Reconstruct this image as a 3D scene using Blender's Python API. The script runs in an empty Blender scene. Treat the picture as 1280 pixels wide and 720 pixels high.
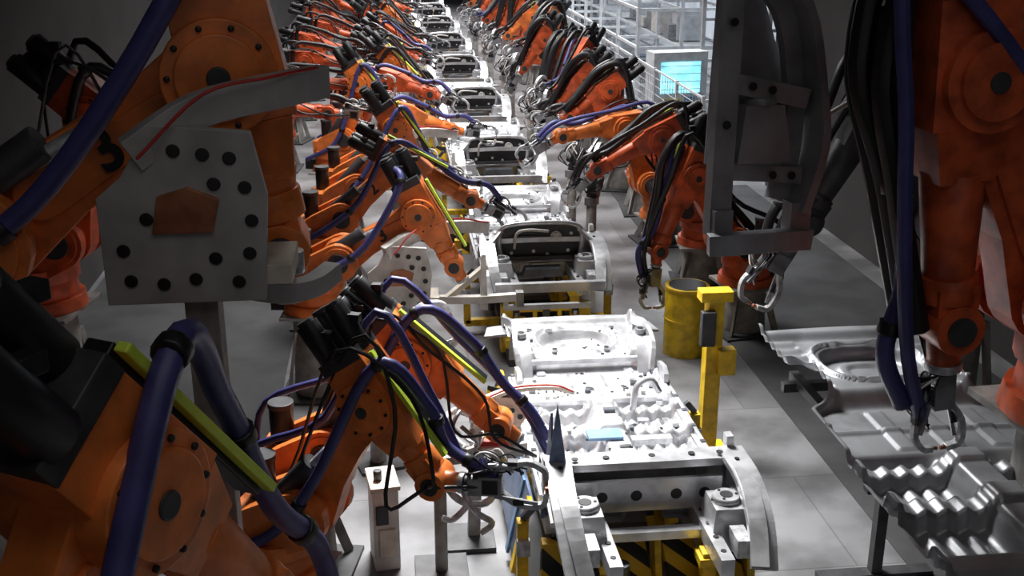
import bpy, math, random
from mathutils import Vector as V, Matrix, Euler
random.seed(7)
R=math.radians
sc=bpy.context.scene
sc.view_settings.view_transform='Standard'
MATS={}
def mat(name,col,rough=.5,metal=0.,var=.25,scale=6.,bump=0.,emit=0.,dirt=None):
    m=bpy.data.materials.new(name); m.use_nodes=True
    nt=m.node_tree; b=nt.nodes['Principled BSDF']
    b.inputs['Roughness'].default_value=rough; b.inputs['Metallic'].default_value=metal
    tc=nt.nodes.new('ShaderNodeTexCoord'); n=nt.nodes.new('ShaderNodeTexNoise')
    n.inputs['Scale'].default_value=scale; n.inputs['Detail'].default_value=6
    nt.links.new(tc.outputs['Object'],n.inputs['Vector'])
    cr=nt.nodes.new('ShaderNodeValToRGB')
    d=dirt or tuple(c*(1-var) for c in col)
    cr.color_ramp.elements[0].position=.35; cr.color_ramp.elements[1].position=.6
    cr.color_ramp.elements[0].color=(*d,1); cr.color_ramp.elements[1].color=(*col,1)
    nt.links.new(n.outputs['Fac'],cr.inputs['Fac']); nt.links.new(cr.outputs['Color'],b.inputs['Base Color'])
    if bump:
        bp=nt.nodes.new('ShaderNodeBump'); bp.inputs['Strength'].default_value=bump; bp.inputs['Distance'].default_value=.02
        nt.links.new(n.outputs['Fac'],bp.inputs['Height']); nt.links.new(bp.outputs['Normal'],b.inputs['Normal'])
    if emit:
        nt.links.new(cr.outputs['Color'],b.inputs['Emission Color']); b.inputs['Emission Strength'].default_value=emit
    MATS[name]=m; return m
mat('orange',(.9,.24,.05),.4,0,.35,5)
mat('redorange',(.72,.12,.035),.4,0,.5,5)
mat('black',(.012,.012,.014),.4,0,.3)
mat('darkgrey',(.06,.06,.065),.5,.2,.4)
mat('steel',(.38,.39,.41),.35,.6,.4,9)
mat('alu',(.62,.63,.65),.35,.4,.5,12,.2)
mat('white',(.74,.72,.68),.45,0,.3,5)
mat('cream',(.68,.62,.52),.5,0,.3,5)
mat('carmetal',(.66,.665,.69),.28,.5,.38,4.5,.3)
mat('cardark',(.12,.13,.15),.4,.4,.4)
mat('yellow',(.88,.58,.02),.45,0,.35,7)
mat('neon',(.7,.9,.08),.45,0,.15)
mat('purple',(.06,.06,.21),.45,0,.3)
mat('copper',(.5,.2,.1),.4,.6,.4)
mat('red',(.5,.03,.02),.5,0,.3)
mat('bluegrey',(.12,.17,.28),.4,.3,.4)
mat('blue',(.16,.3,.5),.45,0,.3)
mat('pedestal',(.35,.34,.32),.5,.1,.4)
mat('dimwall',(.04,.038,.038),.8,0,.3,1.)  # near-black: dimness of the side background painted into the wall colour
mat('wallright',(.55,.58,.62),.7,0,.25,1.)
mat('ceilmat',(.12,.12,.13),.8,0,.2,1.)
mat('rackwhite',(.72,.75,.78),.5,.1,.2)
mat('screen',(.25,.75,.95),.4,0,.6,2.3,0,2.2)
mat('dimfloor',(.06,.06,.064),.7,0,.4,1.5)  # dark floor tone that paints in the dim light at the sides
mat('dimmetal',(.36,.37,.39),.4,.4,.35,3.,.15)  # darkened copy of the car metal, shade put into the colour
mat('dimwhite',(.42,.41,.4),.5,.0,.3,3.)  # darkened copy of the white paint, shade put into the colour
m=bpy.data.materials.new('hazard'); m.use_nodes=True; nt=m.node_tree; b=nt.nodes['Principled BSDF']; b.inputs['Roughness'].default_value=.5
tc=nt.nodes.new('ShaderNodeTexCoord'); w=nt.nodes.new('ShaderNodeTexWave'); w.wave_type='BANDS'; w.bands_direction='DIAGONAL'; w.inputs['Scale'].default_value=1.6
cr=nt.nodes.new('ShaderNodeValToRGB'); cr.color_ramp.interpolation='CONSTANT'; cr.color_ramp.elements[0].color=(.012,.012,.012,1); cr.color_ramp.elements[1].position=.5; cr.color_ramp.elements[1].color=(.7,.43,.02,1)
nt.links.new(tc.outputs['Object'],w.inputs['Vector']); nt.links.new(w.outputs['Fac'],cr.inputs['Fac']); nt.links.new(cr.outputs['Color'],b.inputs['Base Color']); MATS['hazard']=m
m=bpy.data.materials.new('concrete'); m.use_nodes=True; nt=m.node_tree; b=nt.nodes['Principled BSDF']; b.inputs['Roughness'].default_value=.4
tc=nt.nodes.new('ShaderNodeTexCoord'); n=nt.nodes.new('ShaderNodeTexNoise'); n.inputs['Scale'].default_value=.9; n.inputs['Detail'].default_value=8
br=nt.nodes.new('ShaderNodeTexBrick'); br.inputs['Scale'].default_value=.45; br.inputs['Color1'].default_value=(.27,.27,.28,1); br.inputs['Color2'].default_value=(.2,.2,.21,1); br.inputs['Mortar'].default_value=(.15,.15,.15,1); br.inputs['Mortar Size'].default_value=.004; br.inputs['Brick Width'].default_value=1.; br.inputs['Row Height'].default_value=.8
mx=nt.nodes.new('ShaderNodeMixRGB'); mx.blend_type='MULTIPLY'; mx.inputs[0].default_value=.85
cr=nt.nodes.new('ShaderNodeValToRGB'); cr.color_ramp.elements[0].position=.38; cr.color_ramp.elements[0].color=(.35,.35,.35,1); cr.color_ramp.elements[1].position=.58
nt.links.new(tc.outputs['Object'],n.inputs['Vector']); nt.links.new(tc.outputs['Object'],br.inputs['Vector']); nt.links.new(n.outputs['Fac'],cr.inputs['Fac'])
nt.links.new(br.outputs['Color'],mx.inputs[1]); nt.links.new(cr.outputs['Color'],mx.inputs[2]); nt.links.new(mx.outputs[0],b.inputs['Base Color']); MATS['concrete']=m

def frame(d):
    d=d.normalized(); a=V((0,0,1)) if abs(d.z)<.9 else V((1,0,0))
    x=a.cross(d).normalized(); y=d.cross(x); return x,y,d
def catmull(P,sub):
    P=[V(p) for p in P]
    if len(P)<3: return P
    out=[]; Q=[P[0]*2-P[1]]+P+[P[-1]*2-P[-2]]
    for i in range(1,len(Q)-2):
        for k in range(sub):
            t=k/sub; a,b_,c,d=Q[i-1],Q[i],Q[i+1],Q[i+2]
            out.append(.5*((2*b_)+(c-a)*t+(2*a-5*b_+4*c-d)*t*t+(3*b_-a-3*c+d)*t**3))
    out.append(P[-1]); return out
class MB:
    def __init__(s): s.v=[];s.f=[];s.m=[];s.sm=[];s.names=[];s.M=Matrix.Identity(4)
    def add(s,vs,fs,mt,smooth=False):
        if mt not in s.names: s.names.append(mt)
        o=len(s.v); mi=s.names.index(mt)
        s.v+= [tuple(s.M@V(p)) for p in vs]
        for i,f in enumerate(fs):
            s.f.append(tuple(o+k for k in f)); s.m.append(mi); s.sm.append(smooth if isinstance(smooth,bool) else smooth[i])
    def box(s,c,sz,mt,rot=None,tap=1.):
        c=V(c);x,y,z=[k/2 for k in sz]
        vs=[V((i*x*(tap if k>0 else 1),j*y*(tap if k>0 else 1),k*z)) for i in(-1,1) for j in(-1,1) for k in(-1,1)]
        if rot: 
            E=Euler([R(a) for a in rot]).to_matrix(); vs=[E@p for p in vs]
        s.add([c+p for p in vs],[(0,1,3,2),(4,6,7,5),(0,4,5,1),(2,3,7,6),(0,2,6,4),(1,5,7,3)],mt)
    def beam(s,p0,p1,w,h,mt,w1=None,h1=None,up=(0,0,1)):
        p0=V(p0);p1=V(p1);d=(p1-p0).normalized();u=V(up)
        if abs(d.dot(u))>.97:u=V((0,1,0))
        x=d.cross(u).normalized();u=x.cross(d); w1=w1 or w;h1=h1 or h
        vs=[p0+x*w/2*a+u*h/2*b_ for a,b_ in((-1,-1),(1,-1),(1,1),(-1,1))]+[p1+x*w1/2*a+u*h1/2*b_ for a,b_ in((-1,-1),(1,-1),(1,1),(-1,1))]
        s.add(vs,[(3,2,1,0),(4,5,6,7),(0,1,5,4),(1,2,6,5),(2,3,7,6),(3,0,4,7)],mt)
    def chain(s,pts,w,h,mt,sub=4,w1=None,up=(0,0,1)):
        P=catmull(pts,sub); n=len(P); vs=[];fs=[]
        for i,p in enumerate(P):
            d=(P[min(i+1,n-1)]-P[max(i-1,0)]).normalized(); u=V(up); x=d.cross(u).normalized(); u=x.cross(d)
            ww=w+((w1 if w1 else w)-w)*i/(n-1)
            vs+=[p+x*ww/2*a+u*h/2*b_ for a,b_ in((-1,-1),(1,-1),(1,1),(-1,1))]
        for i in range(n-1):
            for k in range(4):
                a=i*4+k;b_=i*4+(k+1)%4; fs.append((a,b_,b_+4,a+4))
        fs+=[(3,2,1,0),tuple((n-1)*4+k for k in range(4))]
        s.add(vs,fs,mt)
    def cyl(s,p0,p1,r0,mt,r1=None,n=20):
        p0=V(p0);p1=V(p1);r1=r0 if r1 is None else r1
        x,y,d=frame(p1-p0); vs=[];fs=[]
        for p,r in((p0,r0),(p1,r1)):
            for i in range(n):
                a=2*math.pi*i/n; vs.append(p+x*math.cos(a)*r+y*math.sin(a)*r)
        for i in range(n): fs.append((i,(i+1)%n,n+(i+1)%n,n+i))
        s.add(vs,fs+[tuple(range(n-1,-1,-1)),tuple(range(n,2*n))],mt,[True]*n+[False]*2)
    def tube(s,pts,r,mt,n=8,sub=5,r1=None):
        P=catmull(pts,sub); vs=[];fs=[];N=len(P); x=None
        for i,p in enumerate(P):
            d=(P[min(i+1,N-1)]-P[max(i-1,0)])
            if d.length<1e-6: d=V((0,0,1))
            d.normalize()
            if x is None: x=frame(d)[0]
            x=(x-d*x.dot(d)).normalized(); y=d.cross(x); rr=r+((r1 or r)-r)*i/(N-1)
            for k in range(n):
                a=2*math.pi*k/n; vs.append(p+(x*math.cos(a)+y*math.sin(a))*rr)
        for i in range(N-1):
            for k in range(n): fs.append((i*n+k,i*n+(k+1)%n,(i+1)*n+(k+1)%n,(i+1)*n+k))
        k=len(fs)
        s.add(vs,fs+[tuple(range(n-1,-1,-1)),tuple((N-1)*n+k for k in range(n))],mt,[True]*k+[False]*2)
    def torus(s,c,ax,R0,r,mt,a0=0,a1=360,n=20,sub=1):
        x,y,d=frame(V(ax)); c=V(c)
        s.tube([c+(x*math.cos(R(a0+(a1-a0)*i/n))+y*math.sin(R(a0+(a1-a0)*i/n)))*R0 for i in range(n+1)],r,mt,6,sub)
    def prism(s,pts,o,ax,ay,th,mt):
        o=V(o);ax=V(ax).normalized();ay=V(ay).normalized();nz=ax.cross(ay);n=len(pts)
        vs=[o+ax*p[0]+ay*p[1]-nz*th/2 for p in pts]+[o+ax*p[0]+ay*p[1]+nz*th/2 for p in pts]
        s.add(vs,[tuple(range(n-1,-1,-1)),tuple(range(n,2*n))]+[(i,(i+1)%n,n+(i+1)%n,n+i) for i in range(n)],mt)
    def link(s,p0,p1,r0,r1,th,mt,yc=0,waist=None):
        p0=V(p0);p1=V(p1);d=(p1-p0);L=d.length;d.normalize();nrm=V((d.z,0,-d.x))
        pts=[];K=10
        al=math.asin(max(-1,min(1,(r0-r1)/L)))
        for i in range(K+1):
            a=math.pi/2-al+(math.pi+2*al)*i/K
            pts.append((math.cos(a)*r0,math.sin(a)*r0))
        if waist: pts.append((L*.35,-waist));pts.append((L*.65,-waist*.92))
        for i in range(K+1):
            a=-(math.pi/2-al)+ (math.pi-2*al)*i/K
            pts.append((L+math.cos(a)*r1,math.sin(a)*r1))
        if waist: pts.append((L*.65,waist*.92));pts.append((L*.35,waist))
        s.prism(pts,p0+V((0,yc,0)),d,nrm,th,mt)
    def obj(s,name,loc=(0,0,0),rz=0,bevel=0):
        me=bpy.data.meshes.new(name); me.from_pydata(s.v,[],s.f)
        for n in s.names: me.materials.append(MATS[n])
        me.polygons.foreach_set('material_index',s.m); me.polygons.foreach_set('use_smooth',s.sm); me.update()
        return place(name,me,loc,rz,bevel)
def place(name,me,loc=(0,0,0),rz=0,bevel=0):
    o=bpy.data.objects.new(name,me); sc.collection.objects.link(o); o.location=loc; o.rotation_euler=(0,0,R(rz))
    if bevel:
        b=o.modifiers.new('bevel','BEVEL'); b.width=bevel; b.segments=2; b.limit_method='ANGLE'; b.angle_limit=R(40)
    return o

def gun(mb,M,k=1.,seed=0):
    old=mb.M; mb.M=old@M@Matrix.Scale(k,4); rd=random.Random(seed)
    mb.cyl((0,0,0),(.06,0,0),.11,'darkgrey')
    mb.box((.14,0,0),(.18,.22,.24),'steel'); mb.box((.34,0,.02),(.3,.24,.26),'steel')
    mb.box((.34,-.13,.02),(.2,.03,.18),'black'); mb.box((.34,.0,.17),(.22,.14,.05),'darkgrey')
    mb.cyl((.2,0,.23),(.62,0,.25),.06,'steel'); mb.cyl((.1,0,.23),(.22,0,.23),.075,'black')
    mb.chain([(.5,0,.24),(.8,0,.34),(1.02,0,.24),(1.05,0,.1)],.07,.09,'alu',up=(0,1,0))
    mb.chain([(.42,0,-.08),(.7,0,-.26),(1.,0,-.26),(1.06,0,-.08)],.07,.1,'alu',up=(0,1,0))
    mb.cyl((1.05,0,.1),(1.055,0,.03),.025,'copper'); mb.cyl((1.06,0,-.08),(1.06,0,-.01),.025,'copper')
    mb.beam((.4,-.09,-.12),(.95,-.05,-.22),.03,.05,'steel'); mb.beam((.4,.09,.2),(.8,.07,.3),.03,.05,'steel')
    mb.box((.62,0,.33),(.12,.12,.06),'darkgrey'); mb.box((.7,-.06,-.2),(.14,.06,.08),'black')
    for i in range(7):
        a=rd.uniform(0,6.28); 
        mb.tube([(.05,.1,.1),(.15+rd.uniform(-.1,.1),.25*math.cos(a),.3+.1*math.sin(a)),(.4+rd.uniform(-.1,.2),.2*math.cos(a+1),.34+rd.uniform(-.1,.1)),(.6+rd.uniform(0,.2),.1*math.sin(a),.2)],.014,rd.choice(['black','white','darkgrey','darkgrey','black','black']),6)
    mb.torus((.3,0,.3),(0.2,1,.2),.17,.018,'white',0,300); mb.torus((.34,.05,.3),(0.4,1,0),.14,.02,'darkgrey',30,330)
    mb.M=old
# ---------------- robot
def robot(loc,yaw,lean,fore,ped=.6,s=1.,body='orange',hose='purple',neon=True,tool='gun',tk=.8,tp=0.,ty=0.,L2=1.15,num=None,seed=0,hoseup=.42,dress=2,fat=0,name='industrial_robot'):
    rd=random.Random(seed); mb=MB(); mb.M=Matrix.Scale(s,4)
    p=ped
    mb.box((0,0,.02),(.95,.95,.04),'darkgrey')
    if p>.1:
        mb.cyl((0,0,.04),(0,0,p-.04),.33,'pedestal',.3); mb.box((0,0,p-.02),(.8,.8,.04),'pedestal')
        for a in range(4):
            q=V((math.cos(a*math.pi/2+.78),math.sin(a*math.pi/2+.78),0)); mb.beam(q*.5+V((0,0,.04)),q*.32+V((0,0,p*.8)),.03,.1,'pedestal')
    mb.cyl((0,0,p),(0,0,p+.12),.42,body,.4); mb.cyl((0,0,p+.12),(0,0,p+.28),.36,body,.34)
    mb.box((-.42,0,p+.12),(.25,.3,.2),'black')
    mb.cyl((0,0,p+.28),(0,0,p+.42),.38,body,.38)
    S=V((.35,0,p+.675)); 
    mb.box((-.02,0,p+.5),(.6,.5,.24),body)
    for y in(-.24,.24): mb.link((0,0,p+.5),S,.24,.24,.1,body,y)
    mb.cyl((-.15,.12,p+.6),(-.15,.12,p+.98),.11,'black'); mb.cyl((-.15,.12,p+.95),(-.15,.12,p+1.0),.12,'darkgrey')
    mb.cyl(S+V((0,-.31,0)),S+V((0,.31,0)),.2,body); mb.cyl(S+V((0,.3,0)),S+V((0,.62,0)),.12,'black'); mb.cyl(S+V((0,-.33,0)),S+V((0,.33,0)),.13,'darkgrey')
    ld=V((math.sin(R(lean)),0,math.cos(R(lean)))); L1=1.15; E=S+ld*L1; ln=V((ld.z,0,-ld.x))
    mb.link(S,E,.24,.2,.2,body,0,.155); 
    for y in(-.105,.105): mb.link(S+ld*.3,E-ld*.26,.1,.075,.03,body,y)
    mb.cyl(S+V((-.42,-.14,-.1)),S+ld*.45-ln*.16+V((0,-.14,0)),.075,'darkgrey'); mb.cyl(S+V((-.3,-.14,-.0)),S+ld*.62-ln*.1+V((0,-.14,0)),.035,'alu')
    mb.cyl(E+V((0,-.22,0)),E+V((0,.22,0)),.22,body,n=28); mb.cyl(E+V((0,-.245,0)),E+V((0,.245,0)),.165,body,n=28); mb.cyl(E+V((0,-.255,0)),E+V((0,.255,0)),.045,'darkgrey')
    for i in range(10):
        a=i*math.pi/5; q=E+V((math.cos(a)*.19,0,math.sin(a)*.19)); mb.cyl(q+V((0,-.235,0)),q+V((0,-.215,0)),.014,'black',n=6)
    fd=V((math.cos(R(fore)),0,-math.sin(R(fore)))); fn=V((math.sin(R(fore)),0,math.cos(R(fore))))
    c=E+fn*.05
    mb.beam(c-fd*.38,c+fd*.2,.34,.36,body,.34,.4,up=fn); mb.beam(c+fd*.2,c+fd*.45,.34,.36,body,.26,.26,up=fn)
    mb.cyl(c+fd*.42,c+fd*(L2-.22),.145,body,.115); mb.cyl(c+fd*(L2-.24),c+fd*(L2-.12),.135,body)
    W=c+fd*L2
    mb.beam(c+fd*(L2-.2),W,.24,.2,body,.2,.2,up=fn)
    mb.cyl(W+V((0,-.14,0)),W+V((0,.14,0)),.12,body); mb.cyl(W+V((0,-.155,0)),W+V((0,.155,0)),.07,'darkgrey')
    mb.box(c-fd*.40,(.1,.36,.36),'darkgrey',(0,fore,0))
    for (y,z) in((-.13,-.07),(.13,-.07),(0,.13)):
        q=c-fd*.42+V((0,y,0))+fn*z; mb.cyl(q,q-fd*.36,.09,'black'); mb.cyl(q-fd*.36,q-fd*.39,.065,'darkgrey'); mb.box(q-fd*.2+fn*.1,(.09,.07,.06),'black')
    if neon:
        mb.beam(c-fd*.35+fn*.25+V((0,-.12,0)),c+fd*.62+fn*.27+V((0,-.12,0)),.05,.035,'neon',up=fn)
        mb.beam(c-fd*.35+fn*.235+V((0,-.04,0)),c+fd*.62+fn*.255+V((0,-.04,0)),.1,.05,'black',up=fn)
    tdp=fore+tp; td=V((math.cos(R(tdp)),0,-math.sin(R(tdp))))
    F=W+td*.2; mb.cyl(W,F,.09,body,.075); mb.cyl(F,F+td*.04,.085,'alu')
    tz=V((math.sin(R(tdp)),0,math.cos(R(tdp)))); M=Matrix((( td.x,0,tz.x,F.x+td.x*.04),(0,1,0,0),(td.z,0,tz.z,F.z+td.z*.04),(0,0,0,1)))
    M=M@Matrix.Rotation(R(ty),4,'Z')
    if tool=='gun': gun(mb,M,tk,seed)
    hu=hoseup
    for i in range(fat):
        yy=-.24+.16*i
        mb.tube([S+V((-.45,yy,.1)),S+ld*.6-ln*.3+V((0,yy,0)),E-fd*.5+fn*(.2+.05*(i%2))+V((0,yy,0)),E-fd*.1+fn*(.42+.05*(i%2))+V((0,yy*.8,0)),E+fd*.45+fn*.34+V((0,yy*.6,0)),W+fn*.16+V((0,yy*.5,0))],.055,'black',8)
    if dress>0:
        pts=[(-.45,-.3,p+.25),S+V((-.2,-.38,-.1)),S+ld*.45+V((-.05,-.3,0)),E-fd*.25+fn*(hu*.8)+V((0,-.2,0)),E+fd*.25+fn*(hu)+V((0,-.05,0)),E+fd*(L2*.75)+fn*(hu*.75),W+fn*.3+td*.1,F+tz*.2+td*.2]
        if dress==3: pts=pts[:3]+[E-fd*.5+fn*.05+V((0,-.3,0)),E-fd*.75-fn*.1]
        mb.tube(pts,.045,hose,10,7)
        P=catmull(pts,6)
        for i in(10,18,26,34):
            if i<len(P)-1:
                d=(P[i+1]-P[i]).normalized(); mb.cyl(P[i]-d*.03,P[i]+d*.03,.058,'black',n=12)
    if dress==2:
        mb.tube([(-.45,.2,p+.2),(-.35,.3,p+.9),S-ln*.3+ld*.6+V((0,.25,0)),E-fd*.55+fn*.35+V((0,.2,0)),E+fd*.2+fn*.36+V((0,.15,0)),W+fn*.25+V((0,.1,0)),F+tz*.1+td*.3],.035,rd.choice([hose,'black']),8)
        for i in range(2):
            j=lambda a:rd.uniform(-a,a)
            mb.tube([(-.4,j(.3),p+.15),S+V((-.3,j(.4),j(.2))),E-fd*.5+fn*(.15+j(.2))+V((0,-.25+j(.1),0)),E+fd*.1+fn*(.3+j(.12))+V((0,-.2,0)),E+fd*.7+V((0,-.25+j(.15),0))+fn*j(.25),W+V((0,-.2+j(.1),0)),F+td*.25],.016,rd.choice(['black','black','darkgrey']),6)
    o=mb.obj(name,loc,yaw,.012)
    if num:
        cu=bpy.data.curves.new('number_marking','FONT'); cu.body=num; cu.size=.24; cu.align_x='CENTER'; cu.align_y='CENTER'; cu.extrude=.003; cu.offset=.006
        cu.materials.append(MATS['black']); t=bpy.data.objects.new('number_marking',cu); sc.collection.objects.link(t); t.parent=o
        z=V((0,-1,0)); x=ld; y=z.cross(x); pos=(S+ld*.62+V((0,-.128,0)))*s
        t.matrix_local=Matrix(((x.x*s,y.x*s,z.x*s,pos.x),(x.y*s,y.y*s,z.y*s,pos.y),(x.z*s,y.z*s,z.z*s,pos.z),(0,0,0,1)))
    return o

# ---------------- car body
def sst(a,b,x):
    t=max(0,min(1,(x-a)/(b-a))); return t*t*(3-2*t)
def hw(y):
    return .80-.2*sst(2.95,3.15,y)*(1-sst(3.55,3.8,y))
def fz(x,y):
    ax=abs(x); z=.9
    z+=.10*sst(2.2,2.3,y)+.13*sst(3.05,3.2,y)
    if y<2.3: z+=.2*(1-sst(.1,.2,ax))*(1-sst(2.1,2.3,y))
    for c,w_,h in((.85,.09,.12),(1.5,.08,.14),(2.05,.06,.1)):
        z+=h*(1-sst(w_,w_+.04,abs(y-c)))*(1 if ax>.15 else .35)
    if .1<y<.75: z+=.022*math.sin(y*55)*(1-sst(.62,.7,ax))
    if .95<y<2.2 and .22<ax<.7: z+=.02*math.sin(ax*45)
    if 2.35<y<3.0:
        z+=.018*(1 if (math.sin(x*17)>.3) else 0)*(1-sst(.5,.6,ax)); z+=.025*(1-sst(.01,.03,abs(y-2.65)))
    if 3.15<y<4.2 and ax>.5: z+=.015*math.sin(y*38)
    dx=ax/.42; dy=abs(y-3.72)/.36; r=(dx**3+dy**3)**(1/3)
    if y>3.1: z-=.12*(1-sst(.85,1.,r)); z+=.04*(1-sst(.03,.06,abs(r-1.12))); z+=.03*(1-sst(.06,.14,abs(r-.5)))
    z+=.07*sst(4.2,4.3,y)
    e=hw(y)-ax
    z+=.08*(1-sst(.03,.07,e))
    return z
def floorpan(mb,mt='carmetal',nx=80,ny=240,y1=4.32):
    vs=[];fs=[]
    for j in range(ny+1):
        y=y1*j/ny
        for i in range(nx+1):
            u=-1+2*i/nx; x=u*hw(y); vs.append((x,y+.05*(1-abs(u)**2)*(1 if j==ny else 0),fz(x,y)))
    for j in range(ny):
        for i in range(nx):
            a=j*(nx+1)+i; fs.append((a,a+1,a+nx+2,a+nx+1))
    mb.add(vs,fs,mt,True)
def carbody(front=False):
    mb=MB(); cm='carmetal'; floorpan(mb); r2=random.Random(3)
    for x,y,r in((.0,2.6,.07),(-.36,2.62,.035),(.36,2.62,.035),(.3,3.35,.03),(-.3,3.35,.03),(-.5,4.1,.03),(.5,4.1,.03),(-.4,.5,.05),(.4,.5,.05),(.45,1.15,.05),(-.45,1.15,.05),(-.6,2.85,.025),(.6,2.85,.025),(-.3,1.8,.04),(.3,1.8,.04),(-.55,1.8,.03),(.55,1.8,.03),(-.6,.3,.03),(.6,.3,.03)):
        z=fz(x,y)+.012; mb.cyl((x,y,z-.03),(x,y,z),r*1.25,'alu'); mb.cyl((x,y,z),(x,y,z+.004),r,'black',n=14)
    for k in range(80):
        x=r2.uniform(-.7,.7); y=r2.uniform(.15,4.15)
        if abs(x)>hw(y)-.1: continue
        z=fz(x,y)+.004
        if k%3: mb.cyl((x,y,z-.01),(x,y,z+.004),r2.uniform(.012,.024),'black',n=8)
        else: mb.box((x,y,z+.012),(r2.uniform(.03,.12),r2.uniform(.03,.08),.04),r2.choice(['alu','steel','cardark','white']))
    for x in(-.52,-.44,-.36,.36,.44,.52): mb.box((x,2.42,fz(x,2.42)+.02),(.045,.1,.04),'white'); mb.box((x,2.47,fz(x,2.42)+.04),(.02,.02,.05),'cardark')
    mb.box((0,3.1,1.13),(1.2,.05,.05),cm); mb.box((0,2.25,1.02),(1.5,.05,.05),cm)
    for x in(-.66,.66):
        for k in range(7): mb.box((x,.5+.35*k,fz(x,.5+.35*k)+.03),(.07,.08,.05),'alu')
    for sx in(-1,1):
        mb.beam((sx*.83,-.05,.93),(sx*.83,3.0,.93),.1,.17,cm); mb.beam((sx*.83,.1,1.03),(sx*.83,2.95,1.03),.03,.06,cm)
        for k in range(8): mb.cyl((sx*.885,.2+.36*k,.94),(sx*.88,.2+.36*k,.94),.025,'black',n=8); mb.box((sx*.83,.4+.36*k,1.065),(.05,.05,.01),'cardark')
        mb.beam((sx*.5,3.0,.95),(sx*.55,4.3,1.02),.1,.14,cm)
        vs=[];fs=[];N=14
        for i in range(N+1):
            a=math.pi*i/N; y=3.38-.42*math.cos(a); z=.88+.46*math.sin(a)
            vs+=[(sx*.6,y,z),(sx*.78,y,z-.0)]
        mb.add(vs,[(2*i,2*i+1,2*i+3,2*i+2) for i in range(N)],cm,True)
        vs=[(sx*.6,3.38,.88)]+[(sx*.6,3.38-.42*math.cos(math.pi*i/N),.88+.46*math.sin(math.pi*i/N)) for i in range(N+1)]
        mb.add(vs,[(0,i+1,i+2) for i in range(N)],cm)
        mb.chain([(sx*.74,2.95,1.05),(sx*.78,3.1,1.3),(sx*.76,3.45,1.4),(sx*.74,3.9,1.3),(sx*.8,4.3,1.2)],.1,.05,cm,up=(1,0,0))
        mb.cyl((sx*.69,3.35,1.33),(sx*.69,3.35,1.4),.06,'steel'); mb.cyl((sx*.69,3.35,1.4),(sx*.69,3.35,1.405),.035,'black')
        mb.prism([(0,0),(.3,.02),(.34,.12),(.1,.16),(0,.1)],(sx*.8,2.5,1.08),(0,1,0),(0,0,1),.05,cm); mb.prism([(-.02,0),(.26,-.05),(.2,.25),(.0,.3)],(sx*.8,4.0,1.12),(sx,0,0),(0,1,0),.03,cm)
        mb.beam((sx*.45,.1,1.0),(sx*.45,-1.0,1.02),.11,.15,cm)
        for k in range(4): mb.cyl((sx*.45,-.2-.22*k,1.09),(sx*.45,-.2-.22*k,1.098),.025,'black',n=8)
        mb.box((sx*.6,-.38,1.1),(.36,.46,.36),cm,None,.72); mb.cyl((sx*.6,-.38,1.28),(sx*.6,-.38,1.33),.13,cm,.11,n=24); mb.cyl((sx*.6,-.38,1.33),(sx*.6,-.38,1.335),.055,'black')
        for a in range(3): mb.cyl((sx*.6+.085*math.cos(a*2.1),-.38+.085*math.sin(a*2.1),1.33),(sx*.6+.085*math.cos(a*2.1),-.38+.085*math.sin(a*2.1),1.337),.014,'black',n=8)
        mb.chain([(sx*.76,.1,1.5),(sx*.79,-.35,1.44),(sx*.78,-.75,1.26),(sx*.74,-1.02,1.0)],.05,.22,cm,up=(1,0,0))
        mb.chain([(sx*.74,.1,1.5),(sx*.77,-.35,1.46),(sx*.75,-.75,1.3),(sx*.7,-1.04,1.04)],.14,.03,cm)
        for k in range(4): mb.cyl((sx*.765,-.1-.22*k,1.5-.05*k-.03*k*k*.3),(sx*.765,-.1-.22*k,1.515-.05*k-.03*k*k*.3),.022,'black',n=8)
        mb.chain([(sx*.8,.3,1.0),(sx*.82,.05,1.15),(sx*.8,-.2,1.25),(sx*.8,-.5,1.2)],.05,.2,cm,up=(1,0,0))
        mb.beam((sx*.8,.15,.95),(sx*.76,.15,1.62),.1,.16,cm,.06,.1); mb.box((sx*.86,.12,1.25),(.05,.12,.16),'steel'); mb.box((sx*.86,.12,1.45),(.04,.1,.08),'alu')
        mb.box((sx*.62,-.75,1.1),(.12,.25,.16),'alu'); mb.cyl((sx*.72,-.3,1.3),(sx*.86,-.3,1.3),.05,'cardark')
    mb.chain([(-.8,.1,1.44),(-.4,.04,1.47),(0,.02,1.48),(.4,.04,1.47),(.8,.1,1.44)],.22,.07,cm)
    mb.chain([(-.78,.26,1.36),(0,.18,1.4),(.78,.26,1.36)],.16,.05,cm)
    mb.box((0,.16,1.17),(1.52,.03,.5),cm); 
    for x in(-.5,-.25,.25,.5): mb.box((x,.13,1.15),(.05,.04,.4),cm)
    if not front:
        mb.chain([(-.74,-1.06,1.1),(-.4,-1.12,1.12),(.4,-1.12,1.12),(.74,-1.06,1.1)],.09,.13,cm)
        for x in(-.45,.45): mb.box((x,-1.05,1.08),(.14,.08,.17),'alu')
        mb.beam((-.62,-1.,.8),(.62,-1.,.8),.07,.07,cm)
        for x in(-.6,.6): mb.beam((x,-1.,.78),(x,-1.0,1.1),.06,.06,cm)
        mb.prism([(-.55,-.27),(.55,-.27),(.58,.1),(.5,.24),(0,.28),(-.5,.24),(-.58,.1)],(0,-.02,1.42),(1,0,0),(0,0,1),.04,'black')
        fr=[(-.56,-.05,1.15),(-.6,-.05,1.5),(-.5,-.05,1.68),(0,-.05,1.72),(.5,-.05,1.68),(.6,-.05,1.5),(.56,-.05,1.15)]
        mb.tube(fr,.035,cm); mb.tube([(-.56,-.05,1.15),(.56,-.05,1.15)],.025,cm)
        mb.tube([(-.38,-.06,1.35),(-.36,-.18,1.6),(-.2,-.2,1.66),(.1,-.15,1.62)],.02,'white')
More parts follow.
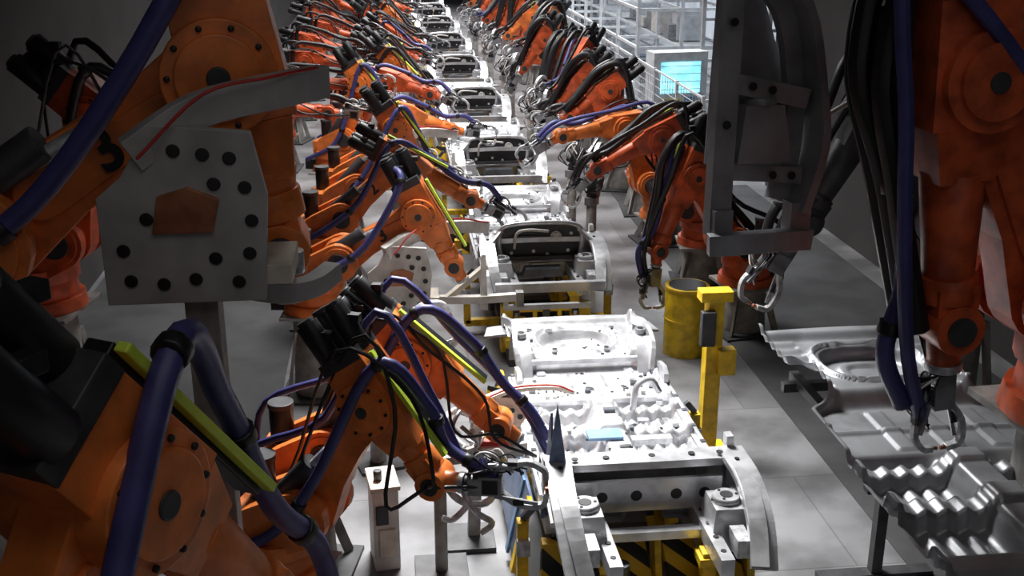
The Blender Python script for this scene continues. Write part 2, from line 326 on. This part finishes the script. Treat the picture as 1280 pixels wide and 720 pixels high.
        mb.torus((.22,-.06,1.52),(0,1,0),.07,.014,'alu'); mb.box((.22,-.06,1.52),(.1,.03,.09),'white'); mb.box((-.2,-.06,1.5),(.28,.03,.07),'darkgrey')
        for x,z in((-.42,1.28),(-.1,1.3),(.1,1.25),(.4,1.3),(.44,1.55),(-.3,1.6)): mb.cyl((x,-.04,z),(x,-.055,z),.025,'alu',n=10)
        mb.beam((-.5,-.1,1.22),(.5,-.1,1.22),.04,.05,'darkgrey')
        mb.prism([(-.3,0),(.3,0),(.25,.12),(-.25,.12)],(0,-.3,1.02),(1,0,0),(0,0,1),.2,'cardark')
        mb.beam((-.8,-.3,1.4),(-.55,-.05,1.62),.04,.05,cm); mb.beam((.8,-.3,1.4),(.55,-.05,1.62),.04,.05,cm)
    else:
        mb.prism([(-.92,.98),(-.6,1.02),(-.68,1.35),(-.78,2.05),(-.84,1.6)],(0,.0,0),(1,.0,0),(0,0,1),.03,'bluegrey')
        mb.prism([(-.1,0),(.4,0),(.1,.8),(0,.95)],(-.82,.05,1.0),(0,1,0),(0,0,1),.02,'bluegrey')
        mb.box((-.12,1.25,1.12),(.34,.2,.03),'blue'); mb.box((.35,1.25,1.04),(.4,.1,.06),'alu')
        for x in(-.55,-.2,.2,.5): mb.box((x,.25,1.41),(.12,.08,.03),'alu')
        for x in(-.62,-.35,0.05,.4,.65): mb.cyl((x,.03,1.51),(x,.03,1.52),.03,'black',n=10)
        mb.box((0,-.08,1.2),(1.3,.03,.3),cm)
        for x in (-.4,-.1,.25,.5): mb.cyl((x,-.1,1.2),(x,-.095,1.2),.05,'black',n=12)
        mb.tube([(.3,1.9,1.05),(.35,1.95,1.3),(.5,2.0,1.35),(.6,2.0,1.2)],.035,cm)
        mb.beam((-.45,-.35,.98),(.45,-.35,.98),.1,.08,cm)
    return mb
def fixture():
    mb=MB()
    for x in(-.5,.5): mb.box((x,1.5,.1),(.16,5.4,.2),'darkgrey')
    for y in(-.7,1.0,2.6,3.9): mb.box((0,y,.14),(1.3,.2,.16),'yellow' if y<0 else 'darkgrey')
    for y,h in((-.55,.74),(1.0,.68),(2.6,.68),(3.9,.74)):
        for x in(-.42,.42):
            mb.box((x,y,h/2+.2),(.12,.14,h-.05),'yellow'); mb.box((x,y,h+.1),(.18,.2,.08),'yellow'); mb.box((x+.08,y-.1,h*.6),(.1,.12,.14),'yellow')
            mb.box((x,y-.02,.24),(.26,.3,.05),'yellow'); mb.cyl((x,y-.12,.35),(x,y-.12,h*.8),.03,'alu'); mb.box((x,y-.09,h*.8),(.1,.04,.1),'darkgrey')
            mb.beam((x,y-.3,.24),(x,y-.05,.6),.05,.06,'yellow')
    for z in(.4,.62): mb.box((0,-.6,z),(.84,.07,.07),'yellow')
    mb.box((0,-.78,.3),(1.0,.06,.1),'yellow'); mb.box((-.15,-.62,.5),(.06,.06,.4),'yellow'); mb.box((.2,-.62,.5),(.06,.06,.4),'yellow'); mb.cyl((0,-.7,.45),(0,-.7,.7),.05,'cardark')
    for x in(-.55,.55): mb.box((x,-.6,.55),(.16,.18,.3),'yellow'); mb.box((x,-.7,.35),(.1,.1,.3),'black')
    mb.box((-.55,-1.,.32),(.14,.3,.12),'yellow'); mb.box((.55,-1.,.32),(.14,.3,.12),'yellow'); mb.box((0,-1.1,.28),(1.2,.08,.08),'yellow')
    for x in(-1,1):
        for y in(.2,2.2):
            mb.beam((x*.5,y,.16),(x*1.08,y,.16),.12,.1,'yellow'); mb.box((x*1.05,y,.5),(.1,.12,.7),'yellow'); mb.beam((x*1.05,y,.86),(x*.95,y,.98),.06,.06,'cardark'); mb.box((x*1.05,y-.08,.62),(.12,.06,.16),'alu')
    mb.box((-1.02,3.1,.62),(.04,.5,.7),'hazard',(0,18,0))
    mb.prism([(-.2,-.3),(.2,-.3),(.2,.2),(-.1,.25)],(-1.02,2.75,.75),(1,-.3,0),(0,.3,1),.03,'hazard')
    return mb
car=carbody().obj('car_body',(0,15.3,0),0).data
fx=fixture().obj('assembly_fixture',(0,15.3,0),0,.006).data
for n in range(1,9):
    place('car_body',car,(0,15.3+6.3*n,0)); place('assembly_fixture',fx,(0,15.3+6.3*n,0),0,.006)
carbody(True).obj('car_body',(0,8.45,0))
mb=fixture()
mb.box((-1.0,1.2,.55),(.03,1.5,.7),'bluegrey',(0,12,0)); mb.box((-1.03,.45,.55),(.05,.12,.75),'yellow',(0,12,0))
mb.box((-1.03,.9,.5),(.03,.1,.8),'blue',(0,12,0)); mb.box((-.82,-.05,.42),(.2,.1,.8),'hazard',(8,0,0))
for x in(-.15,.28,.65): mb.box((x,-.3,.6),(.3,.06,.62),'hazard',(-35,0,12)); mb.box((x+.2,-.3,.6),(.06,.2,.6),'yellow',(-20,0,0))
mb.cyl((-.3,-.5,.3),(-.3,-.5,.8),.07,'cardark')
mb.obj('assembly_fixture',(0,8.45,0),0,.006)

# ---------------- robots, lit line (left)
robot((-3.05,9.35,0),-12,40,42,ped=.72,tool=None,L2=1.0,hoseup=.5,seed=1)
robot((-3.15,8.3,0),-22,30,55,ped=.72,tool='gun',tk=.6,tp=-55,ty=10,L2=.78,seed=2,hoseup=.4)
robot((-3.1,13.6,0),-6,60,62,ped=1.15,tool=None,L2=.8,num='3',seed=3,neon=True,dress=3)
robot((-3.15,16.2,0),-6,48,30,ped=1.0,tool='gun',tk=.6,num='2',seed=4,dress=1,hoseup=.3)
rd=random.Random(5)
y=18.4; i=0
while y<62:
    robot((-3.1+rd.uniform(-.15,.15),y,0),rd.uniform(-30,25),rd.uniform(5,45),rd.uniform(15,60),ped=rd.uniform(.6,1.),body='orange' if y<24 else rd.choice(['redorange','orange','redorange']),hose='purple' if y<22 else rd.choice(['purple','black','black']),neon=(y<34 and i%2==0),tk=rd.uniform(.5,.75),tp=rd.uniform(-30,10),seed=10+i,hoseup=.33,L2=1.0,dress=1 if y<26 else 2)
    y+=rd.uniform(1.9,2.3)*(1 if y<40 else 1.3); i+=1
y=20
while y<60:
    robot((-4.7,y,0),rd.uniform(-20,20),rd.uniform(-10,25),rd.uniform(-10,40),ped=.8,body='redorange',hose='black',neon=False,tool='gun',tk=.6,seed=int(y*3)); y+=3.4
robot((3.05,15.2,0),190,32,68,ped=.75,body='redorange',hose='purple',neon=True,tool='gun',tk=.6,tp=20,seed=40,hoseup=.3,fat=2)
robot((3.0,17.4,0),172,20,30,ped=.7,body='redorange',hose='black',neon=True,tool='gun',tk=.5,tp=20,seed=41,hoseup=.3,fat=2)
robot((2.9,19.8,0),188,25,8,ped=.5,body='orange',hose='purple',neon=False,tool='gun',tk=.6,tp=20,seed=42,hoseup=.3)
y=22.0;i=0
while y<60:
    robot((3.1+rd.uniform(-.15,.2),y,0),180+rd.uniform(-25,30),rd.uniform(0,35),rd.uniform(35,75),ped=rd.uniform(.7,1.1),body=rd.choice(['redorange','orange','redorange']),hose=rd.choice(['black','black','purple']),neon=(i%3==0),tk=rd.uniform(.5,.75),tp=rd.uniform(-50,0),seed=50+i,hoseup=.3,L2=.95,fat=4 if i%4!=2 else 1)
    y+=rd.uniform(1.9,2.4)*(1 if y<40 else 1.3); i+=1
# robots on tall pedestals in the dim upstream zone
robot((-4.25,3.1,0),60,42,52,ped=.85,s=1.5,tool=None,seed=80,dress=1,hoseup=.45)
robot((-5.05,6.7,0),4,58,80,ped=2.1,s=1.5,tool=None,num='3',seed=81,neon=False,L2=.75,dress=3)
robot((2.65,6.6,0),184,28,95,ped=1.9,s=1.4,body='redorange',tool='gun',tk=.4,seed=82,hoseup=.35,fat=3)
robot((4.3,11.6,0),186,30,60,ped=1.5,s=1.25,body='darkgrey',hose='black',neon=False,tool='gun',tk=.6,seed=83)  # dark body colour stands in for dim light on this robot
robot((-6.0,12.2,0),-10,20,40,ped=1.5,s=1.2,body='redorange',hose='black',neon=False,tool='gun',tk=.7,seed=84)

def gunstand(loc,rz,pitch,k=1.):
    mb=MB(); mb.box((0,0,.02),(.5,.5,.04),'darkgrey'); mb.cyl((0,0,.04),(0,0,1.1),.09,'pedestal'); mb.box((0,0,1.15),(.2,.2,.14),'steel')
    gun(mb,Matrix.Translation((0,0,1.2))@Matrix.Rotation(R(-pitch),4,'Y'),k,int(loc[1]*7)); mb.obj('welding_gun',loc,rz,.006)
for n in range(0,5):
    Y=15.3+6.3*n
    gunstand((1.35,Y+3.3,0),60,55,.9); gunstand((-1.4,Y+5.2,0),140,55,.9)
    gunstand((1.35,Y+5.4,0),40,50,.9)
gunstand((-2.35,11.5,0),15,25,.95)
def gripper(loc,rz=0,k=1.,w='white',name='gripper_fixture',h0=0,short=False,al='copper'):
    mb=MB(); mb.M=Matrix.Scale(k,4)
    mb.prism([(-.42,-.42),(.32,-.42),(.36,.1),(.3,.4),(-.15,.44),(-.3,.2),(-.42,.1)],(0,0,1.65),(1,0,0),(0,0,1),.05,w)
    for x,z in((-.3,-.3),(-.15,-.32),(.0,-.3),(.2,-.32),(.26,-.18),(.28,-.02),(.26,.14),(.2,.28),(.08,.3),(-.05,.32),(-.32,-.15),(.1,-.2),(.12,.16),(-.2,.0)):
        mb.cyl((x,-.025,1.65+z),(x,-.034,1.65+z),.032,'black',n=14)
    mb.prism([(-.16,-.1),(.12,-.1),(.16,.06),(.02,.12),(-.12,.08)],(-.02,-.03,1.68),(1,0,0),(0,0,1),.03,al)
    if short:
        mb.chain([(-.25,-.0,1.95),(.05,.1,2.13),(.4,.2,2.2),(.62,.5,2.2)],.12,.16,w,w1=.08)
        mb.tube([(-.2,-.1,1.95),(.1,.0,2.22),(.4,.1,2.28),(.6,.4,2.28)],.01,'red',5)
        mb.chain([(.1,.1,1.3),(.3,.2,1.2),(.5,.3,1.18),(.62,.5,1.2)],.1,.1,w)
    else:
        mb.chain([(-.2,-.0,2.0),(.15,.2,2.15),(.6,.6,2.13),(1.15,1.1,1.98)],.12,.16,w,w1=.06)
        mb.tube([(-.1,-.1,2.0),(.2,.1,2.26),(.7,.6,2.24),(1.15,1.05,2.05)],.012,'red',5)
        mb.chain([(.1,.3,1.3),(.5,.5,1.2),(1.0,.6,1.15),(1.55,.65,1.15)],.1,.1,w); mb.beam((.55,.5,1.2),(1.1,.9,1.5),.07,.08,'cream')
        mb.beam((1.05,.62,1.0),(1.05,.62,1.75),.1,.09,w,.06,.06); mb.box((1.52,.63,1.13),(.1,.12,.2),'steel')
    mb.box((.2,.2,1.35),(.5,.4,.1),'cream'); mb.cyl((.4,.5,1.2),(.4,.5,1.32),.07,'alu')
    mb.beam((.0,.12,-h0/k),(.0,.12,1.6),.16,.16,'pedestal')
    mb.obj(name,loc,rz,.008)
gripper((-2.0,13.1,0))
gripper((-2.0,19.4,0))
gripper((-3.15,5.85,2.6),0,1.12,'dimwhite',h0=2.6,short=True)
mb=MB()
mb.box((-1.45,9.75,.03),(.5,.5,.05),'darkgrey'); mb.beam((-1.4,9.8,.05),(-1.35,9.8,1.4),.12,.12,'pedestal')
mb.prism([(-.25,-.15),(.2,-.15),(.3,.0),(.2,.12),(-.2,.15)],(-1.15,9.7,1.42),(1,0,0),(0,.3,1),.04,'cream')
for x,z in((-.15,0),(0,-.05),(.12,.02),(-.05,.08),(.2,-.05)): mb.cyl((-1.15+x,9.67,1.42+z),(-1.15+x,9.655,1.42+z),.028,'black',n=12)
mb.chain([(-1.3,9.7,1.55),(-1.0,9.8,1.6),(-.6,9.9,1.56),(-.4,9.95,1.48)],.09,.04,'cream'); mb.tube([(-1.3,9.65,1.58),(-1.0,9.75,1.64),(-.6,9.85,1.6),(-.4,9.9,1.5)],.012,'red',6)
mb.obj('clamp_bracket',(0,0,0),0,.006)
mb=MB(); mb.box((-1.75,9.1,.03),(.5,.5,.05),'darkgrey'); mb.cyl((-1.75,9.1,.05),(-1.75,9.1,1.15),.06,'pedestal')
mb.beam((-1.95,9.05,1.2),(-.98,9.1,1.25),.08,.08,'steel'); mb.beam((-1.6,8.95,1.32),(-.95,9.05,1.33),.05,.07,'white'); mb.box((-1.25,9.0,1.4),(.3,.06,.05),'red'); mb.box((-1.4,9.0,1.28),(.16,.14,.12),'alu')
for a in range(7): mb.torus((-1.55,9.02,1.52),(math.cos(a*.5),-.6,math.sin(a*.7)),.2,.022,'white' if a%2 else 'steel',20*a,20*a+290)
mb.tube([(-1.75,8.9,1.15),(-1.6,8.8,.95),(-1.35,8.8,.9),(-1.2,8.85,1.1)],.035,'alu'); mb.tube([(-1.6,8.85,1.1),(-1.45,8.75,.85),(-1.3,8.75,.72),(-1.4,8.75,.62)],.03,'alu'); mb.tube([(-1.5,8.8,.9),(-1.65,8.75,.78),(-1.75,8.75,.8)],.03,'alu')
mb.obj('spot_welding_tool',(0,.1,0),0,.006)
mb=MB(); mb.box((0,0,.42),(.24,.4,.84),'white'); mb.box((0,0,.87),(.28,.44,.05),'cream'); mb.box((-.04,-.21,.6),(.12,.02,.2),'darkgrey'); mb.box((.0,-.215,.3),(.16,.02,.3),'cream'); mb.cyl((-.05,-.05,.9),(-.05,-.05,1.0),.04,'darkgrey'); mb.obj('junction_box',(-2.28,9.5,0),8,.01)
mb=MB(); mb.cyl((0,0,0),(0,0,.95),.3,'yellow'); mb.cyl((0,0,.95),(0,0,1.0),.31,'yellow'); mb.cyl((0,0,1.0),(0,0,1.01),.26,'black'); mb.cyl((0,0,.5),(0,0,.54),.31,'yellow'); mb.obj('yellow_drum',(1.95,14.4,0),0,.01)
mb=MB(); mb.box((0,0,.03),(.5,.5,.06),'yellow'); mb.box((0,0,1.),(.18,.18,2.0),'yellow'); mb.box((0,0,1.95),(.36,.2,.12),'yellow'); mb.box((.13,-.1,1.2),(.2,.15,.3),'yellow'); mb.box((-.1,-.12,1.6),(.16,.1,.4),'darkgrey'); mb.obj('clamp_post',(1.4,11.3,0),0,.01)
mb=MB(); floorpan(mb,'dimmetal')
for yy in(.3,2.2,4.0): mb.box((.4,yy,-.15),(.1,.1,2.1),'darkgrey'); mb.box((.4,yy,-1.17),(1.1,.14,.06),'darkgrey'); mb.box((0,yy,.8),(1.3,.08,.08),'darkgrey')
for x in(-.5,.5): mb.box((x,2.15,.84),(.08,4.0,.08),'darkgrey')
mb.obj('floor_pan_rack',(1.9,4.7,1.2),0)
mb=MB(); nm='dimmetal'
mb.chain([(-.1,0,1.2),(.28,0,.9),(.42,-.05,.3),(.44,-.1,-.1),(.3,-.15,-.55)],.28,.06,nm,up=(1,0,0)); mb.chain([(-.1,.1,1.15),(.2,.1,.85),(.33,.1,.3),(.3,.05,-.2),(.2,0,-.5)],.1,.14,nm,up=(1,0,0))
mb.chain([(-.42,-.24,-.73),(-.2,-.28,-.72),(.1,-.28,-.72),(.38,-.2,-.75)],.1,.15,nm); mb.beam((-.25,0,1.1),(-.3,-.1,-.7),.16,.12,nm); mb.beam((-.3,-.05,.4),(.35,-.05,.25),.1,.14,nm); mb.beam((-.28,0,-.25),(.35,-.05,-.3),.1,.12,nm)
mb.box((.02,.0,.02),(.42,.3,.4),nm,None,.7); mb.cyl((.02,0,.22),(.02,0,.27),.13,nm); mb.cyl((.02,0,.27),(.02,0,.275),.06,'black')
mb.prism([(-.28,-.25),(.3,-.28),(.35,.25),(.1,.95),(-.25,1.0)],(0,.22,0),(1,0,0),(0,0,1),.02,nm)
mb.box((.3,-.15,-.62),(.16,.14,.3),nm); mb.box((-.3,-.15,-.62),(.14,.14,.25),nm)
for x,z in((-.27,.8),(-.28,.1),(-.29,-.4),(.05,.33),(.1,-.28),(.25,-.29),(-.1,.36)): mb.cyl((x,-.12,z),(x,-.135,z),.03,'black',n=12)
mb.tube([(.45,-.1,.1),(.8,0,.2),(1.1,.1,.0),(1.5,.2,-.25)],.02,'white',6)
for x in(-.25,.0): mb.cyl((x,0,1.1),(x,0,2.6),.015,'darkgrey',n=8)
mb.obj('hanging_fender_assembly',(.5,7.7,4.45),8,.006)
mb=MB(); mb.box((0,0,0),(.14,70,.2),'darkgrey'); mb.box((0,0,.12),(.3,70,.03),'darkgrey'); mb.box((0,0,-.12),(.3,70,.03),'darkgrey'); 
for k in range(12): mb.box((0,-32+6*k,1.25),(.08,.08,2.3),'darkgrey')
mb.obj('overhead_rail',(.38,38,7.2),0)
mb=MB()
for yy in range(27,66,3):
    for x in(5.3,6.6,8.0) if yy>31 else (6.4,7.2,8.0): mb.box((x,yy,2.8),(.1,.1,5.6),'rackwhite')
    for z in(.9,2.,3.1,4.2,5.4): 
        if yy>31: mb.box((6.65,yy,z),(2.7,.06,.08),'rackwhite')
        else: mb.box((7.2,yy,z),(1.6,.06,.08),'rackwhite')
for z in(.9,2.,3.1,4.2,5.4):
    for x in(5.3,6.6,8.0): mb.box((x,48,z),(.06,30,.08),'rackwhite')
for z in(2.,4.2): mb.box((7.3,48,z-.05),(1.3,30,.04),'rackwhite')
for k in range(44): 
    a=rd.choice(['rackwhite','white','bluegrey','steel','cream','rackwhite']); zz=rd.choice([0,2.,4.2]); h=rd.uniform(.3,.9); mb.box((rd.uniform(7,7.8),rd.uniform(34,62),zz+h/2),(rd.uniform(.4,.8),rd.uniform(.4,1.2),h),a)
mb.obj('storage_rack',(0,0,0))
mb=MB()
for k in range(16): mb.box((4.5,23+2.2*k,1.1),(.06,.06,2.2),'rackwhite')
for z in(.15,2.15): mb.box((4.5,40,z),(.04,34,.04),'rackwhite')
for k in range(9): mb.box((4.5,40,.35+.2*k),(.012,34,.012),'rackwhite')
for k in range(136): mb.box((4.5,23.1+.25*k,1.15),(.012,.012,2.0),'rackwhite')
mb.obj('safety_fence')
mb=MB(); mb.box((0,0,1.2),(1.5,.6,2.4),'rackwhite'); mb.box((0,-.31,1.75),(1.1,.03,.8),'screen'); mb.box((-.2,-.31,1.05),(.5,.03,.3),'yellow'); mb.box((.3,-.31,1.05),(.35,.03,.4),'blue'); mb.box((0,-.33,.6),(1.2,.05,.06),'blue')
for k in range(4): mb.box((0,-.33,1.45+.2*k),(1.1,.02,.02),'white')
mb.obj('control_cabinet',(5.45,29.0,0),8,.01)
mb=MB()
for k in range(16): mb.box((0,k*.28,.2+k*.25),(1.3,.26,.05),'rackwhite')
for x in(-.65,.65):
    mb.beam((x,0,.1),(x,4.3,3.95),.05,.2,'rackwhite'); mb.beam((x,0,1.1),(x,4.3,5.),.05,.05,'rackwhite')
    for k in range(6): mb.box((x,k*.85,.65+k*.76),(.04,.04,1.),'rackwhite')
mb.box((0,5.2,4.1),(1.6,1.8,.1),'rackwhite')
for x in (-.7,.7):
    for yy in(4.5,6.): mb.box((x,yy,2.05),(.08,.08,4.1),'rackwhite')
mb.obj('staircase',(7.0,66.5,0))
def slab(name,c,s_,m_): 
    q=MB(); q.box(c,s_,m_); return q.obj(name)
slab('floor',(0,40,-.05),(26,110,.1),'concrete')
slab('dim_floor_patch',(4.3,13,.006),(3.2,22,.012),'dimfloor')  # dark sheet painting shade onto the right floor
slab('dim_floor_patch',(-5.3,10,.006),(3.4,18,.012),'dimfloor')  # same for the left floor: shade as a dark sheet
slab('wall_left',(-7.2,40,4.5),(.2,110,9),'dimwall')
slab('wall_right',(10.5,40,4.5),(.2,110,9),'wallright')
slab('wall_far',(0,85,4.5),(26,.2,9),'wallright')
slab('dim_backdrop_right',(6.4,11,3.5),(.15,26,7),'dimwall')  # added dark sheet, makes the right background look unlit
slab('ceiling',(0,40,9.6),(26,110,.1),'ceilmat')
def area(name,loc,sx,sy,p,spread=120,rot=(0,0,0),col=(1,.99,.975)):
    l=bpy.data.lights.new(name,'AREA'); l.shape='RECTANGLE'; l.size=sx; l.size_y=sy; l.energy=p; l.spread=R(spread); l.color=col
    o=bpy.data.objects.new(name,l); sc.collection.objects.link(o); o.location=loc; o.rotation_euler=[R(a) for a in rot]
area('line_key',(-1.3,13.2,8.6),2.4,2.2,430,66,(-24,-6,0))  # unseen light added, tilted onto the front car for highlights and relief
for k,yy in enumerate((19,26,34,43,53,63)): area('line_key',(-.8,yy,8.8),3.4,3,560+55*k,118,(-8,-6,0))  # more unseen lights added above the line
area('rack_fill',(7,45,9),2,30,2800,150,col=(.9,.95,1))  # unseen light added to brighten the rack background
area('side_fill',(-4.5,34,8.8),.8,30,500,120)  # unseen fill light added above the left robots
area('hall_fill',(-1,2,9.2),7,4,45,150,col=(1,.97,.95))  # weak unseen fill light added for ambient near the camera
w=bpy.data.worlds.new('World'); sc.world=w; w.use_nodes=True; w.node_tree.nodes['Background'].inputs[0].default_value=(.6,.58,.6,1); w.node_tree.nodes['Background'].inputs[1].default_value=.35
c=bpy.data.cameras.new('camera'); co=bpy.data.objects.new('camera',c); sc.collection.objects.link(co)
c.lens=36*1400/1280; c.clip_end=300; co.location=(-2.1,0,6.0); co.rotation_euler=(R(90-18.88),0,R(-6.32)); sc.camera=co
